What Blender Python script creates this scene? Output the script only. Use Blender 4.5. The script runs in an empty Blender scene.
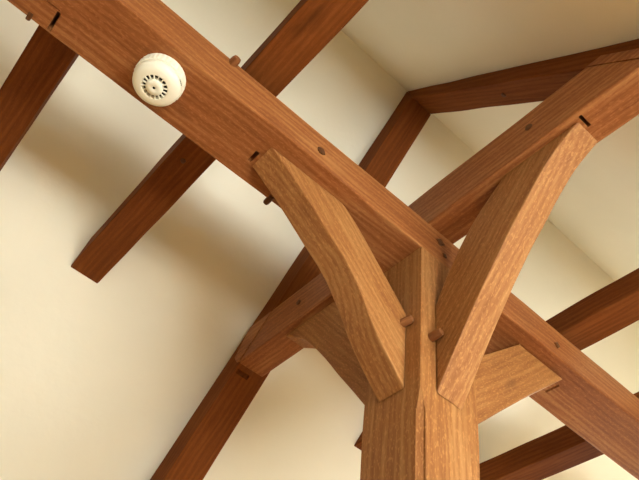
import bpy, bmesh, math, random
from mathutils import Vector, Matrix, noise

random.seed(7)
C = bpy.context.scene.collection
ZO = 1.6                      # eye height: every timber below is given relative to the eye, then lifted by this

# ------------------------------------------------------------------ materials
def new_mat(name):
    m = bpy.data.materials.new(name); m.use_nodes = True
    nt = m.node_tree; nt.nodes.clear()
    out = nt.nodes.new('ShaderNodeOutputMaterial'); b = nt.nodes.new('ShaderNodeBsdfPrincipled')
    nt.links.new(b.outputs[0], out.inputs[0])
    return m, nt, b

def lin(r, g, b):
    f = lambda c: ((c/255 + .055)/1.055)**2.4 if c > 10 else c/255/12.92
    return (f(r), f(g), f(b), 1)

def oak(name, dark, mid, light, fleck=0.25, rough=.55, spec=.2):
    m, nt, b = new_mat(name)
    N = nt.nodes.new; L = nt.links.new
    tc = N('ShaderNodeTexCoord'); oi = N('ShaderNodeObjectInfo')
    sc = N('ShaderNodeVectorMath'); sc.operation = 'MULTIPLY_ADD'
    mul = N('ShaderNodeMath'); mul.operation = 'MULTIPLY'; mul.inputs[1].default_value = 37.0
    L(oi.outputs['Random'], mul.inputs[0])
    add = N('ShaderNodeVectorMath'); add.operation = 'ADD'
    L(tc.outputs['Object'], add.inputs[0]); L(mul.outputs[0], add.inputs[1])
    def nz(scale, s, det, ro, dist=0.0):
        mp = N('ShaderNodeMapping'); mp.inputs['Scale'].default_value = scale
        L(add.outputs[0], mp.inputs[0])
        t = N('ShaderNodeTexNoise'); t.inputs['Scale'].default_value = s; t.inputs['Detail'].default_value = det
        t.inputs['Roughness'].default_value = ro; t.inputs['Distortion'].default_value = dist
        L(mp.outputs[0], t.inputs[0]); return t
    broad = nz((1.2, 9, 9), 1.6, 4, .55, .6)
    grain = nz((3, 60, 60), 2.2, 5, .6, .3)
    fibre = nz((14, 330, 330), 1.6, 3, .6)
    fl = nz((70, 190, 190), 1.5, 2, .5, .3)
    # growth figure
    mp = N('ShaderNodeMapping'); mp.inputs['Scale'].default_value = (.55, 5, 5); L(add.outputs[0], mp.inputs[0])
    wv = N('ShaderNodeTexWave'); wv.wave_type = 'RINGS'; wv.inputs['Scale'].default_value = 5.5
    wv.inputs['Distortion'].default_value = 7; wv.inputs['Detail'].default_value = 3; wv.inputs['Detail Scale'].default_value = 1.2
    L(mp.outputs[0], wv.inputs[0])
    def mixv(a, bb, f):
        x = N('ShaderNodeMix'); x.inputs['Factor'].default_value = f
        L(a, x.inputs['A']); L(bb, x.inputs['B']); return x.outputs['Result']
    v = mixv(broad.outputs['Fac'], grain.outputs['Fac'], .42)
    v = mixv(v, wv.outputs['Fac'], .13)
    v = mixv(v, fibre.outputs['Fac'], .20)
    r = N('ShaderNodeValToRGB'); e = r.color_ramp.elements
    e[0].position = .33; e[0].color = dark; e[1].position = .66; e[1].color = light
    k = e.new(.5); k.color = mid
    L(v, r.inputs[0])
    fr = N('ShaderNodeValToRGB'); fr.color_ramp.elements[0].position = .54; fr.color_ramp.elements[1].position = .66
    fr.color_ramp.elements[1].color = (fleck, fleck, fleck, 1)
    L(fl.outputs['Fac'], fr.inputs[0])
    mx = N('ShaderNodeMix'); mx.data_type = 'RGBA'
    mx.inputs['B'].default_value = tuple(min(1, c*1.55) for c in light[:3]) + (1,)
    L(fr.outputs[0], mx.inputs['Factor']); L(r.outputs[0], mx.inputs['A'])
    # knots and stains
    kn = nz((7, 16, 16), .9, 2, .5, .2)
    kr = N('ShaderNodeValToRGB'); kr.color_ramp.elements[0].position = .68; kr.color_ramp.elements[1].position = .80
    kr.color_ramp.elements[1].color = (.55, .55, .55, 1)
    L(kn.outputs['Fac'], kr.inputs[0])
    mk = N('ShaderNodeMix'); mk.data_type = 'RGBA'; mk.inputs['B'].default_value = tuple(c*.5 for c in dark[:3]) + (1,)
    L(kr.outputs[0], mk.inputs['Factor']); L(mx.outputs['Result'], mk.inputs['A'])
    L(mk.outputs['Result'], b.inputs['Base Color'])
    b.inputs['Roughness'].default_value = rough
    b.inputs['Specular IOR Level'].default_value = spec
    bp = N('ShaderNodeBump'); bp.inputs['Strength'].default_value = .2; bp.inputs['Distance'].default_value = .0025
    L(v, bp.inputs['Height']); L(bp.outputs[0], b.inputs['Normal'])
    return m

OAK = oak('warm_oak', lin(106, 54, 24), lin(130, 76, 38), lin(154, 104, 62), .22)
OAK_PALE = oak('pale_oak', lin(116, 69, 32), lin(138, 90, 48), lin(160, 115, 70), .3)
OAK_DARK = oak('dark_oak', lin(90, 46, 17), lin(106, 57, 23), lin(122, 70, 32), .1, .7, .06)
OAK_PEG = oak('peg_oak', lin(92, 52, 26), lin(116, 70, 38), lin(140, 92, 54), .1)

OAK_END = oak('peg_end_grain', lin(62, 34, 16), lin(80, 46, 22), lin(100, 60, 32), .05)

def plaster(name, col, col2, bump=.15):
    m, nt, b = new_mat(name); N = nt.nodes.new; L = nt.links.new
    tc = N('ShaderNodeTexCoord')
    n = N('ShaderNodeTexNoise'); n.inputs['Scale'].default_value = 3; n.inputs['Detail'].default_value = 5; L(tc.outputs['Object'], n.inputs[0])
    r = N('ShaderNodeValToRGB'); r.color_ramp.elements[0].position = .3; r.color_ramp.elements[0].color = col2
    r.color_ramp.elements[1].position = .7; r.color_ramp.elements[1].color = col
    L(n.outputs['Fac'], r.inputs[0]); L(r.outputs[0], b.inputs['Base Color'])
    b.inputs['Roughness'].default_value = .9; b.inputs['Specular IOR Level'].default_value = .15
    n2 = N('ShaderNodeTexNoise'); n2.inputs['Scale'].default_value = 22; n2.inputs['Detail'].default_value = 4; L(tc.outputs['Object'], n2.inputs[0])
    bp = N('ShaderNodeBump'); bp.inputs['Strength'].default_value = bump; bp.inputs['Distance'].default_value = .01
    L(n2.outputs['Fac'], bp.inputs['Height']); L(bp.outputs[0], b.inputs['Normal'])
    return m
PLASTER = plaster('cream_plaster', lin(235, 233, 222), lin(230, 228, 216))
FLOOR = oak('floor_boards', lin(158, 121, 68), lin(182, 142, 81), lin(200, 162, 102), .05, .5)

def plain(name, col, rough=.4, emit=None):
    m, nt, b = new_mat(name); N = nt.nodes.new; L = nt.links.new
    tc = N('ShaderNodeTexCoord'); n = N('ShaderNodeTexNoise'); n.inputs['Scale'].default_value = 60; L(tc.outputs['Object'], n.inputs[0])
    mx = N('ShaderNodeMix'); mx.data_type = 'RGBA'; mx.inputs['A'].default_value = col
    mx.inputs['B'].default_value = tuple(c*.92 for c in col[:3]) + (1,)
    L(n.outputs['Fac'], mx.inputs['Factor']); L(mx.outputs['Result'], b.inputs['Base Color'])
    b.inputs['Roughness'].default_value = rough
    return m
WHITE = plain('white_plastic', lin(236, 233, 218), .45)
BLACK = plain('dark_plastic', lin(24, 21, 18), .6)
FRAME = plain('white_painted_frame', lin(236, 230, 216), .4)
GLASS, _nt, _b = new_mat('clear_glass')
_b.inputs['Transmission Weight'].default_value = 1; _b.inputs['Roughness'].default_value = 0; _b.inputs['IOR'].default_value = 1.1

# ------------------------------------------------------------------ helpers
def tag(o, label=None, cat=None, group=None, kind=None):
    if label: o['label'] = label
    if cat: o['category'] = cat
    if group: o['group'] = group
    if kind or cat: o['kind'] = kind or 'thing'
    return o

def link(name, bm, mat, M=Matrix.Identity(4), parent=None, smooth=False):
    """bm holds coordinates relative to the eye; M is the object's frame"""
    bm.transform(Matrix.Translation((0, 0, ZO)))
    M = Matrix.Translation((0, 0, ZO)) @ M
    bm.transform(M.inverted())
    bmesh.ops.recalc_face_normals(bm, faces=bm.faces)
    me = bpy.data.meshes.new(name); bm.to_mesh(me); bm.free()
    me.materials.append(mat)
    if smooth:
        for p in me.polygons: p.use_smooth = True
    o = bpy.data.objects.new(name, me); C.objects.link(o)
    if parent:
        o.parent = parent
        o.matrix_parent_inverse = parent.matrix_world.inverted()
    o.matrix_world = M
    bpy.context.view_layer.update()
    return o

def frame(origin, xdir, zdir=(0, 0, 1)):
    x = Vector(xdir).normalized(); z = Vector(zdir); y = z.cross(x).normalized(); z = x.cross(y)
    M = Matrix((x, y, z)).transposed().to_4x4(); M.translation = Vector(origin); return M

def prism(poly, ext, bev=.003):
    """closed polygon of 3-D points swept by ext, edges eased"""
    bm = bmesh.new()
    a = [bm.verts.new(p) for p in poly]; b = [bm.verts.new(Vector(p) + Vector(ext)) for p in poly]
    n = len(poly)
    bm.faces.new(a); bm.faces.new(b[::-1])
    for i in range(n): bm.faces.new((a[i], b[i], b[(i+1) % n], a[(i+1) % n]))
    bmesh.ops.recalc_face_normals(bm, faces=bm.faces)
    if bev:
        ed = [e for e in bm.edges if e.calc_face_angle(0) > .5]
        bmesh.ops.bevel(bm, geom=ed, offset=bev, segments=2, profile=.6, affect='EDGES')
    return bm

def rough_hewn(bm, axis, lo, hi, step=.035, amp=.0022, freq=6.0, seed=0):
    """cut the timber across its length and let the faces wander a little, as sawn oak does"""
    ax = Vector(axis).normalized()
    d = lo + step
    while d < hi - step*.5:
        bmesh.ops.bisect_plane(bm, geom=bm.verts[:] + bm.edges[:] + bm.faces[:], plane_co=ax*d, plane_no=ax, dist=1e-5)
        d += step
    for v in bm.verts:
        s = v.co.dot(ax)
        f = min(1, max(0, (s-lo)/.06), 1) * min(1, max(0, (hi-s)/.06))
        q = v.co*freq + Vector((seed*7.1, seed*3.3, seed*1.7))
        n = Vector((noise.noise(q), noise.noise(q + Vector((31, 0, 0))), noise.noise(q + Vector((0, 57, 0)))))
        n -= ax*n.dot(ax)
        v.co += n*amp*f
    return bm

def box_bm(x0, x1, y0, y1, z0, z1, bev=.003):
    return prism([(x0, y0, z0), (x1, y0, z0), (x1, y1, z0), (x0, y1, z0)], (0, 0, z1-z0), bev)

def cut(o, boxes):
    """open mortise slots in a timber"""
    for bx in boxes:
        bm = box_bm(*bx, bev=0)
        c = link('cutter', bm, OAK_DARK)
        md = o.modifiers.new('slot', 'BOOLEAN'); md.object = c; md.operation = 'DIFFERENCE'; md.solver = 'EXACT'
        bpy.context.view_layer.update()
        dg = bpy.context.evaluated_depsgraph_get()
        me = bpy.data.meshes.new_from_object(o.evaluated_get(dg), preserve_all_data_layers=True, depsgraph=dg)
        o.modifiers.clear()
        box = lambda m: [max(v.co[k] for v in m.vertices) - min(v.co[k] for v in m.vertices) for k in range(3)]
        if len(me.polygons) < len(o.data.polygons)*.8 or max(abs(p-q) for p, q in zip(box(me), box(o.data))) > .002:
            bpy.data.meshes.remove(me); bpy.data.objects.remove(c); continue       # keep the timber whole if the cut failed
        old = o.data; o.data = me; me.name = o.name
        bpy.data.objects.remove(c); bpy.data.meshes.remove(old)
        while len(me.materials) > 1: me.materials.pop()

def peg(parent, pos, direction, out=.008, r=.0095, sides=8, embed=.012, tilt=0.0, square=False, dark=False):
    """oak drawbore peg: faceted, slightly tapered, end chamfered"""
    d = Vector(direction).normalized()
    up = Vector((0, 0, 1)) if abs(d.z) < .9 else Vector((1, 0, 0))
    u = d.cross(up).normalized(); w = u.cross(d)
    bm = bmesh.new(); rings = []
    n = 4 if square else sides
    rnd = random.Random(int(abs(pos[0]*1000) + abs(pos[2]*777)))
    jit = [1 + rnd.uniform(-.12, .12) for _ in range(n)]
    ph = rnd.uniform(0, .6) + tilt
    for s, k in ((-embed, 1), (out*.7, .97), (out, .78)):
        rings.append([bm.verts.new(Vector(pos) + d*s + (u*math.cos(ph + 2*math.pi*i/n) + w*math.sin(ph + 2*math.pi*i/n))*r*k*jit[i]) for i in range(n)])
    for a, b in zip(rings, rings[1:]):
        for i in range(n): bm.faces.new((a[i], a[(i+1) % n], b[(i+1) % n], b[i]))
    bm.faces.new(rings[0][::-1]); bm.faces.new(rings[-1])
    return link('peg', bm, OAK_END if dark else OAK_PEG, frame(pos, d, up), parent)

# ------------------------------------------------------------------ the room
RIDGE_Y, RIDGE_Z = .748, 2.064
KL, KR = 1.036, 1.071
def zl(y): return RIDGE_Z - KL*(y-RIDGE_Y)          # plaster of the left slope
def zr(y): return RIDGE_Z + KR*(y-RIDGE_Y)          # plaster of the right slope
def yl(z): return RIDGE_Y + (RIDGE_Z-z)/KL
def yr(z): return RIDGE_Y - (RIDGE_Z-z)/KR
X0, X1, EAVE = -2.0, 3.8, -.6
TH = .06
WX0, WX1, WY, WZ0, WZ1 = -.90, 1.60, -1.50, -.20, 1.17     # unseen dormer window, added upright in the right slope to house the main lamp
VX0, VX1, VY0, VY1 = 2.75, 3.65, 1.15, 1.95         # unseen roof window, added at the far end of the left slope for fill
def slope_bm():
    bm = bmesh.new()
    s = TH*math.sqrt(2)
    def quad_slab(pts, up):
        a = [bm.verts.new(p) for p in pts]; b = [bm.verts.new((p[0], p[1], p[2]+up)) for p in pts]
        n = len(pts); bm.faces.new(a); bm.faces.new(b[::-1])
        for i in range(n): bm.faces.new((a[i], b[i], b[(i+1) % n], a[(i+1) % n]))
    L = lambda x, y: (x, y, zl(y)); R = lambda x, y: (x, y, zr(y))
    quad_slab([L(X0, RIDGE_Y), L(VX0, RIDGE_Y), L(VX0, yl(EAVE)), L(X0, yl(EAVE))], s)
    quad_slab([L(VX1, RIDGE_Y), L(X1, RIDGE_Y), L(X1, yl(EAVE)), L(VX1, yl(EAVE))], s)
    quad_slab([L(VX0, RIDGE_Y), L(VX1, RIDGE_Y), L(VX1, VY0), L(VX0, VY0)], s)
    quad_slab([L(VX0, VY1), L(VX1, VY1), L(VX1, yl(EAVE)), L(VX0, yl(EAVE))], s)
    yb = yr(EAVE)
    quad_slab([R(X0, RIDGE_Y), R(X1, RIDGE_Y), R(X1, yr(WZ1)), R(X0, yr(WZ1))], s)
    quad_slab([R(X0, WY), R(X1, WY), R(X1, yb), R(X0, yb)], s)
    quad_slab([R(X0, WY), R(WX0, WY), R(WX0, yr(WZ1)), R(X0, yr(WZ1))], s)
    quad_slab([R(WX1, WY), R(X1, WY), R(X1, yr(WZ1)), R(WX1, yr(WZ1))], s)
    # added dormer: flat lid, raised to clear the lamp's rays, and two cheeks
    quad_slab([(WX0-.05, WY-.06, WZ1), (WX1+.05, WY-.06, WZ1), (WX1+.05, yr(WZ1), WZ1), (WX0-.05, yr(WZ1), WZ1)], .06)
    for xa in (WX0-.05, WX1):
        quad_slab([(xa, WY-.06, WZ0-.05), (xa+.05, WY-.06, WZ0-.05), (xa+.05, yr(WZ1), WZ1-.001), (xa, yr(WZ1), WZ1-.001)], .002)
        P = [(xa, WY-.06, WZ0-.06), (xa, yr(WZ1), WZ1), (xa, WY-.06, WZ1)]
        a = [bm.verts.new(p) for p in P]; b = [bm.verts.new((p[0]+.05, p[1], p[2])) for p in P]
        bm.faces.new(a); bm.faces.new(b[::-1])
        for i in range(3): bm.faces.new((a[i], b[i], b[(i+1) % 3], a[(i+1) % 3]))
    return bm
tag(link('ceiling', slope_bm(), PLASTER), kind='structure')
FZ = -ZO
YL, YR = yl(EAVE), yr(EAVE)
def add_box(bm, x0, x1, y0, y1, z0, z1):
    v = [bm.verts.new((x, y, z)) for x in (x0, x1) for y in (y0, y1) for z in (z0, z1)]
    for f in ((0, 1, 3, 2), (4, 6, 7, 5), (0, 4, 5, 1), (2, 3, 7, 6), (0, 2, 6, 4), (1, 5, 7, 3)): bm.faces.new([v[i] for i in f])
tag(link('wall_left', box_bm(X0, X1, YL, YL+.1, FZ, EAVE+.05, 0), PLASTER), kind='structure')
tag(link('wall_right', box_bm(X0, X1, YR-.1, YR, FZ, EAVE+.05, 0), PLASTER), kind='structure')
gable = [(0, YR-.1, FZ), (0, YL+.1, FZ), (0, YL+.1, EAVE-.02), (0, RIDGE_Y, RIDGE_Z+.08), (0, YR-.1, EAVE-.02)]
tag(link('wall_near', prism([(X0-.1, p[1], p[2]) for p in gable], (.1, 0, 0), 0), PLASTER), kind='structure')
tag(link('wall_far', prism([(X1, p[1], p[2]) for p in gable], (.1, 0, 0), 0), PLASTER), kind='structure')
tag(link('floor', box_bm(X0-.1, X1+.1, YR-.1, YL+.1, FZ-.06, FZ, 0), FLOOR), kind='structure')

# added dormer window, out of view, built around the key lamp
fw = .045
def window(name, x0, x1, y0, y1, z0, z1):
    bm = bmesh.new(); xm = (x0+x1)/2
    for bx in ((x0, x1, z0, z0+fw), (x0, x1, z1-fw, z1), (x0, x0+fw, z0+fw, z1-fw), (x1-fw, x1, z0+fw, z1-fw), (xm-.02, xm+.02, z0+fw, z1-fw)):
        add_box(bm, bx[0], bx[1], y0, y1, bx[2], bx[3])
    w = tag(link(name, bm, FRAME), kind='structure'); ym = (y0+y1)/2
    link('pane', box_bm(x0+fw-.005, x1-fw+.005, ym-.002, ym+.002, z0+fw-.005, z1-fw+.005, 0), GLASS, parent=w)
xm = (WX0+WX1)/2
window('added_dormer_window', WX0, WX1, WY-.06, WY, WZ0, WZ1)
rn = Vector((0, -KL, -1)).normalized(); rt = Vector((0, 1, -KL)).normalized()      # into the room / down the slope
bm = bmesh.new()
def slope_bar(x0, x1, y0, y1, o0=-.06, o1=.008):
    v = [bm.verts.new(Vector((x, y, zl(y))) + rn*o) for x in (x0, x1) for y in (y0, y1) for o in (o0, o1)]
    for f in ((0, 1, 3, 2), (4, 6, 7, 5), (0, 4, 5, 1), (2, 3, 7, 6), (0, 2, 6, 4), (1, 5, 7, 3)): bm.faces.new([v[k] for k in f])
for bx in ((VX0, VX1, VY0, VY0+fw), (VX0, VX1, VY1-fw, VY1), (VX0, VX0+fw, VY0+fw, VY1-fw), (VX1-fw, VX1, VY0+fw, VY1-fw)): slope_bar(*bx)
win2 = tag(link('added_roof_window', bm, FRAME), kind='structure')  # added opening, never in view, that carries the fill lamp
bm = bmesh.new(); slope_bar(VX0+fw-.005, VX1-fw+.005, VY0+fw-.005, VY1-fw+.005, -.034, -.030)
link('pane', bm, GLASS, parent=win2)

# ------------------------------------------------------------------ main beam (runs along x)
AY0, AY1, AZ0, AZ1 = .652, .80, 1.15, 1.253
bm = rough_hewn(box_bm(X0+.002, X1-.002, AY0, AY1, AZ0, AZ1, .004), (1, 0, 0), X0, X1, seed=1, amp=.0017)
main = link('main_beam', bm, OAK, frame(((X0+X1)/2, .726, 1.2), (1, 0, 0)))
tag(main, 'long oak beam crossing from upper left, white smoke detector on its underside', 'beam')
cut(main, [(.2765, .2855, .722, .754, 1.12, 1.19), (-.166, -.158, .750, .797, 1.12, 1.19), (1.2445, 1.2515, .715, .757, 1.12, 1.19), (-.60, -.163, .7455, .7472, 1.146, 1.16)])
for x, z, r in ((.384, 1.192, .0100), (.744, 1.216, .0125), (1.165, 1.19, .0105)):
    peg(main, (x, AY0, z), (0, -1, 0), .004, r, square=(x > .5), dark=True)
peg(main, (.758, AY0, 1.180), (0, -1, 0), .003, .007, square=True, dark=True)
peg(main, (.138, AY0+.004, 1.242), (.1, -1, .1), .020, .010)
peg(main, (.371, AY1, 1.150), (0, 1, -.1), .012, .007, dark=True)
peg(main, (-.201, AY1, 1.150), (0, 1, -.1), .005, .0045, dark=True)

# ------------------------------------------------------------------ cross beam (runs along y, over the main beam)
BX0, BX1, BZ0, BZ1 = .706, .794, 1.255, 1.387
SL = lambda z: .722 + (1.978-z)/1.067 - .004         # soffit lines of the two rafters
SR = lambda z: .722 - (1.978-z)/1.13
poly = [(BX0, SR(BZ0)+.0015, BZ0), (BX0, SL(BZ0)-.0005, BZ0), (BX0, SL(BZ1)-.0005, BZ1), (BX0, SR(BZ1)+.0015, BZ1)]
bm = rough_hewn(prism(poly, (BX1-BX0, 0, 0), .004), (0, 1, 0), .02, 1.42, seed=2)
def add_prism(bm, P, ext):
    a = [bm.verts.new(p) for p in P]; b = [bm.verts.new(Vector(p) + Vector(ext)) for p in P]; n = len(P)
    bm.faces.new(a); bm.faces.new(b[::-1])
    for i in range(n): bm.faces.new((a[i], b[i], b[(i+1) % n], a[(i+1) % n]))
cross = link('cross_beam', bm, OAK, frame((.75, .74, 1.32), (0, 1, 0)))
tag(cross, 'oak cross beam from upper right to lower left, over the post', 'beam')
cut(cross, [(.716, .748, .249, .2565, 1.22, 1.30)])
# thin lapped tongues that run on across the faces of the rafters
LX = .7033
for P in (((SL(BZ0+.004)-.002, BZ0+.004), (1.405, BZ0+.006), (1.424, 1.287), (1.379, BZ1-.004), (SL(BZ1-.004)-.002, BZ1-.004)),
          ((SR(BZ0+.004)+.004, BZ0+.004), (SR(BZ0+.004)-.03, BZ0+.004), (SR(BZ1-.003)-.03, BZ1-.003), (SR(BZ1-.003)+.004, BZ1-.003))):
    bm = bmesh.new()
    add_prism(bm, [(LX, y, z) for y, z in P], (.0043, 0, 0))
    link('lapped_tongue', bm, OAK, frame((LX, P[0][0], P[0][1]), (0, 1, 0)), cross)
peg(cross, (BX0, .358, 1.327), (-1, 0, 0), .004, .0095, dark=True)
peg(cross, (BX0, 1.136, 1.325), (-1, 0, 0), .004, .009, dark=True)

# ------------------------------------------------------------------ rafters of the truss
# right rafter, left rafter: 45 degrees, mitred together under the ridge
def rafter(side, x0, w, taper, label, seed, mat):
    apex_y, apex_z = .722, 1.978
    ze = EAVE
    if side > 0: q = [(apex_y, apex_z), (RIDGE_Y, RIDGE_Z-.004), (yl(ze)-.004, ze), (SL(ze), ze)]; d = Vector((0, 1, -KL)).normalized()
    else: q = [(apex_y-.001, apex_z), (RIDGE_Y-.001, RIDGE_Z-.004), (yr(ze)+.004, ze), (SR(ze), ze)]; d = Vector((0, -1, -KR)).normalized()
    bm = prism([(x0, y, z) for y, z in q], (w, 0, 0), .003)
    for v in bm.verts:
        k = (apex_z-v.co.z)
        if v.co.x > x0 + w/2: v.co.x += taper*k
        else: v.co.x -= taper*.15*k
    c = Vector((0, apex_y, apex_z)).dot(d)
    bm = rough_hewn(bm, d, c-.1, c+4, seed=seed, amp=.0018)
    o = link('rafter', bm, mat, frame((x0+w/2, apex_y+d.y*.6, apex_z+d.z*.6), d, Vector((0, -d.z, d.y))*(1 if side > 0 else -1)))
    return tag(o, label, 'rafter')
rr = rafter(-1, .712, .085, .0, 'dark oak rafter running right from the ridge joint, above the cross beam', 3, OAK_DARK)
peg(rr, (.755, .43, 1.978-(.722-.43)*1.13), (0, 1, -1), .003, .007, dark=True)
rl = rafter(1, .711, .087, .014, 'dark oak rafter slanting down the left plaster to the bottom edge', 4, OAK_DARK)
cut(rl, [(.716, .758, SL(1.243)+.004-.003, SL(1.243)+.011, 1.19, 1.262)])

# ------------------------------------------------------------------ joists lying over the main beam
def joist(x0, x1, z0, z1, label, seed):
    poly = [(x0, yr(z0), z0), (x0, yl(z0), z0), (x0, yl(z1), z1), (x0, yr(z1), z1)]
    bm = rough_hewn(prism(poly, (x1-x0, 0, 0), .003), (0, 1, 0), .0, 1.5, seed=seed)
    o = link('ceiling_joist', bm, OAK_DARK, frame(((x0+x1)/2, .75, (z0+z1)/2), (0, 1, 0)))
    return tag(o, label, 'joist', 'joists over the main beam')
joist(-.203, -.113, 1.30, 1.375, 'dark oak joist at the upper left edge, left of the smoke detector', 5)
j = joist(.173, .261, 1.30, 1.372, 'dark oak joist whose square end meets the bright plaster, below the smoke detector', 6)
peg(j, (.206, .964, 1.30), (0, 0, -1), .002, .007, dark=True)
joist(1.241, 1.331, 1.30, 1.373, 'oak joist right of the post, rising to the right edge', 7)
joist(1.673, 1.766, 1.30, 1.386, 'lowest oak joist at the bottom right, showing below the long beam', 8)

# ------------------------------------------------------------------ posts
def make_post(x0, flare, label, chamfer):
    # square post, flared a little towards its head; long chamfers with run-out stops on the corners
    zs = [FZ, 0, .30, .50, .60, .66, .70, .718, .735, .752, .768, .80, .90, 1.0, 1.10, 1.1485]
    bm = bmesh.new(); rings = []
    for z in zs:
        t = min(1, max(0, (z-.45)/.33)); t = t*t*(3-2*t)
        xr = x0 + .134 + flare*t; yb = .789 + .011*t
        xl, yf = x0, .652
        c = chamfer*min(1, max(0, (.768-z)/.05)) + .0015; e = .003
        q = .004*min(1, max(0, (.755-z)/.05)) + .0001
        P = [(xl, yf+c), (xl+c, yf+q), (xl+c+.0006, yf), (xr-e, yf), (xr, yf+e), (xr, yb-e), (xr-e, yb), (xl+e, yb), (xl, yb-e)]
        ring = []
        for k, (x, y) in enumerate(P):
            ring.append(bm.verts.new((x, y, z)))
        rings.append(ring)
    for a, b in zip(rings, rings[1:]):
        n = len(a)
        for i in range(n): bm.faces.new((a[i], a[(i+1) % n], b[(i+1) % n], b[i]))
    bm.faces.new(rings[0][::-1]); bm.faces.new(rings[-1])
    o = link('oak_post', bm, OAK_PALE, frame((x0+.07, .72, .3), (0, 0, 1), (0, -1, 0)))
    return tag(o, label, 'post')
post = make_post(.684, .019, 'square oak post with chamfered corner carrying four curved braces', .0095)
peg(post, (.7110, .652, .898), (.02, -1, .03), .026, .0095)

# ------------------------------------------------------------------ curved braces
def catmull(pts, n=5):
    out = []
    for i in range(len(pts)-1):
        p0 = pts[max(i-1, 0)]; p1 = pts[i]; p2 = pts[i+1]; p3 = pts[min(i+2, len(pts)-1)]
        for k in range(n):
            t = k/n
            out.append(tuple(.5*((2*p1[j]) + (-p0[j]+p2[j])*t + (2*p0[j]-5*p1[j]+4*p2[j]-p3[j])*t*t + (-p0[j]+3*p1[j]-3*p2[j]+p3[j])*t**3) for j in (0, 1)))
    out.append(pts[-1]); return out
def brace(intr, extr, mapf, ext, label, mat, seed, cat='brace'):
    """intr / extr: (distance from post face, depth below soffit); mapf turns them into 3-D; ext is the thickness vector"""
    prof = catmull(intr) + catmull(extr)[::-1]
    bm = bmesh.new()
    a = [bm.verts.new(mapf(s, t)) for s, t in prof]
    n = len(a); E_ = Vector(ext); m = 4
    rings = [a]
    for k in range(1, m+1): rings.append([bm.verts.new(v.co + E_*(k/m)) for v in a])
    ends = (bm.faces.new(a), bm.faces.new(rings[-1][::-1]))
    for r0, r1 in zip(rings, rings[1:]):
        for i in range(n): bm.faces.new((r0[i], r1[i], r1[(i+1) % n], r0[(i+1) % n]))
    bmesh.ops.recalc_face_normals(bm, faces=bm.faces)
    ed = [e for f in ends for e in f.edges]
    bmesh.ops.bevel(bm, geom=ed, offset=.003, segments=2, profile=.6, affect='EDGES')
    o0 = Vector(mapf(0, 0)); sd = Vector(mapf(1, 0)) - o0; td = Vector(mapf(0, 1)) - o0
    p0 = Vector(mapf(*intr[0])); p1 = Vector(mapf(*intr[-1]))
    for v in bm.verts:
        q = v.co*9 + Vector((seed*5.3, seed, 0))
        nn = Vector((noise.noise(q), noise.noise(q + Vector((31, 0, 0))), noise.noise(q + Vector((0, 57, 0)))))
        # keep the seats at post and soffit flat
        st = (v.co - o0).dot(sd), (v.co - o0).dot(td)
        v.co += nn*.0016*min(1, max(0, st[0]-.004)/.03)*min(1, max(0, st[1]-.004)/.03)
    o = link('curved_brace', bm, mat, frame((p0+p1)/2, p1-p0, E_.normalized()))
    return tag(o, label, cat, 'curved braces')
I_A = [(.0018, .369), (.083, .281), (.123, .218), (.174, .157), (.235, .112), (.309, .055), (.392, .0028)]
E_A = [(.0018, .186), (.093, .093), (.172, .022), (.20, .0028)]
lb = brace(I_A, E_A, lambda s, t: (.684-s, .690, 1.15-t), (0, .067, 0),
      'curved oak brace rising left from the post towards the smoke detector', OAK_PALE, 11)
peg(lb, (.672, .690, .934), (.2, -1, .1), .022, .0095)
I_B = [(.0018, .480), (.069, .372), (.114, .304), (.15, .250), (.20, .184), (.236, .143), (.28, .090), (.33, .040), (.390, .0028)]
E_B = [(.0018, .262), (.048, .174), (.092, .111), (.149, .050), (.205, .0028)]
brace(I_B, E_B, lambda s, t: (.7225, .652-s, 1.255-t), (.067, 0, 0),
      'curved oak brace rising right from the post, pale speckled underside', OAK_PALE, 12)
I_C = [(.0018, .375), (.13, .251), (.26, .127), (.393, .0028)]
E_C = [(.0018, .20), (.099, .116), (.219, .008), (.228, .0028)]
brace(I_C, E_C, lambda s, t: (.837+s, .690, 1.1485-t), (0, .067, 0),
      'pale oak brace right of the post, meeting the long beam at the right', OAK_PALE, 13)
I_D = [(.0018, .475), (.060, .392), (.140, .285), (.245, .143), (.322, .057), (.40, .0028)]
E_D = [(.0018, .246), (.085, .119), (.188, .018), (.205, .0028)]
brace(I_D, E_D, lambda s, t: (.7255, .80+s, 1.255-t), (.066, 0, 0),
      'shaded curved oak brace behind the post, left under the cross beam', OAK_PALE, 14)

# ------------------------------------------------------------------ smoke detector under the main beam
DX, DY = .0450, .7225
def lathe(prof, seg=96, mod=None):
    bm = bmesh.new(); rings = []
    for k, (r, z) in enumerate(prof):
        if r < 1e-6: rings.append([bm.verts.new((DX, DY, z))]); continue
        rings.append([bm.verts.new((DX + math.cos(2*math.pi*i/seg)*(r + (mod(k, i) if mod else 0)), DY + math.sin(2*math.pi*i/seg)*(r + (mod(k, i) if mod else 0)), z)) for i in range(seg)])
    for a, b in zip(rings, rings[1:]):
        if len(a) == 1 and len(b) == 1: continue
        for i in range(seg):
            j = (i+1) % seg
            if len(a) == 1: bm.faces.new((a[0], b[j], b[i]))
            elif len(b) == 1: bm.faces.new((a[i], a[j], b[0]))
            else: bm.faces.new((a[i], a[j], b[j], b[i]))
    return bm
DM = Matrix.Translation((DX, DY, 1.15))
det = bpy.data.objects.new('smoke_detector', None); C.objects.link(det)
det.empty_display_size = .05
det.location = (DX, DY, 1.15+ZO); bpy.context.view_layer.update()
tag(det, 'round white smoke detector with vented face fixed under the main beam', 'smoke detector')
zb = 1.1495
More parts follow.
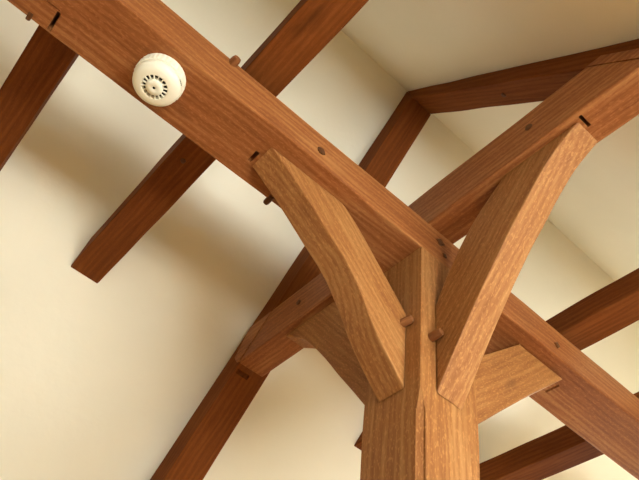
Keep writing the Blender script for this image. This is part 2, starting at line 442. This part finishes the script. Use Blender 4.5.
base = link('base', lathe([(0, zb), (.0475, zb), (.0485, zb-.003), (.0485, zb-.0205), (.0465, zb-.022), (0, zb-.022)], 144,
            lambda k, i: (-.0011 if i % 4 < 2 else 0) if k in (2, 3) else 0), WHITE, DM, det)
body = link('body', lathe([(0, zb-.0215), (.0440, zb-.0215), (.0455, zb-.0235), (.0460, zb-.030), (.0450, zb-.0345), (.0420, zb-.0385), (.0370, zb-.0418), (.0325, zb-.0435),
                           (.0268, zb-.0445), (.0255, zb-.0445), (.0245, zb-.0438), (.0240, zb-.036), (0, zb-.036)]), WHITE, DM, det, True)
chamber = link('sensor_chamber', lathe([(0, zb-.0362), (.0236, zb-.0362), (.0236, zb-.0370), (0, zb-.0370)], 48), BLACK, DM, det)
cap = link('cap', lathe([(0, zb-.0365), (.0160, zb-.0365), (.0165, zb-.0455), (.0157, zb-.0472), (.0035, zb-.0482), (.0028, zb-.0475), (.0026, zb-.041), (0, zb-.041)], 64), WHITE, DM, det, True)
link('centre_hole', lathe([(0, zb-.0405), (.0025, zb-.0405), (.0025, zb-.0474), (0, zb-.0474)], 24), BLACK, DM, cap)
for k in range(16):
    a = 2*math.pi*(k+.5)/16
    u = Vector((math.cos(a), math.sin(a), 0)); w = Vector((-math.sin(a), math.cos(a), 0)); c = Vector((DX, DY, 0))
    h = .0009
    q = [c + u*.0155 - w*h, c + u*.0250 - w*h*1.35, c + u*.0250 + w*h*1.35, c + u*.0155 + w*h]
    link('grille_rib', prism([Vector((p.x, p.y, zb-.0415)) for p in q], (0, 0, -.0034), .0003), WHITE, DM, det)
for k in range(4):
    a = math.radians(-52 + k*4.0)
    p = Vector((DX + math.cos(a)*.0456, DY + math.sin(a)*.0456, zb-.0275))
    d = Vector((math.cos(a), math.sin(a), -.12)).normalized()
    bm = bmesh.new(); bmesh.ops.create_cone(bm, cap_ends=True, segments=10, radius1=.0011, radius2=.0011, depth=.0024)
    bm.transform(Matrix.Translation(p) @ d.to_track_quat('Z', 'Y').to_matrix().to_4x4())
    link('sounder_hole', bm, BLACK, DM, body)

# ------------------------------------------------------------------ light: key lamp in the added dormer, fill lamp in the added roof window
def area(name, loc, direction, sx, sy, power, col):
    l = bpy.data.lights.new(name, 'AREA'); l.shape = 'RECTANGLE'; l.size = sx; l.size_y = sy; l.energy = power; l.color = col
    o = bpy.data.objects.new(name, l); C.objects.link(o)
    z = -Vector(direction).normalized(); x = Vector((1, 0, 0)); y = z.cross(x).normalized()
    M = Matrix((x, y, z)).transposed().to_4x4(); M.translation = Vector(loc) + Vector((0, 0, ZO)); o.matrix_world = M
    return o
area('dormer_key_light', (xm+.3, WY+.01, .19), (0, .80, .6), 1.7, .55, 111, (.99, 1, .89))  # lamp aimed upward to throw the main beam's shadow on the plaster
vy = (VY0+VY1)/2
area('right_slope_fill', Vector(((VX0+VX1)/2, vy, zl(vy))) + rn*.02, rn, VX1-VX0-2*fw, (VY1-VY0)*1.43-2.8*fw, 80, (1, 1, .84))  # added fill that brightens the right plaster slope

w = bpy.data.worlds.new('World'); bpy.context.scene.world = w; w.use_nodes = True
w.node_tree.nodes['Background'].inputs[0].default_value = (.75, .85, 1, 1)
w.node_tree.nodes['Background'].inputs[1].default_value = .6

# ------------------------------------------------------------------ camera
R = [[0.747234957525366, -0.6537148087087199, 0.11956950751335499],
     [0.56685692570987, 0.533066289500581, -0.6281031418269117],
     [0.3468618515011696, 0.5371194279422449, 0.7688885329488118]]
cam = bpy.data.cameras.new('camera'); co = bpy.data.objects.new('camera', cam); C.objects.link(co)
M = Matrix((R[0], [-v for v in R[1]], [-v for v in R[2]])).transposed().to_4x4()
M.translation = (0, 0, ZO); co.matrix_world = M
cam.sensor_width = 36; cam.lens = 675.4*36/639; cam.clip_start = .01
sc = bpy.context.scene; sc.camera = co
vs = sc.view_settings; vs.view_transform = 'Standard'; vs.look = 'None'; vs.gamma = 1; vs.exposure = .05; vs.use_curve_mapping = False
sc.cycles.max_bounces = 10; sc.cycles.diffuse_bounces = 7
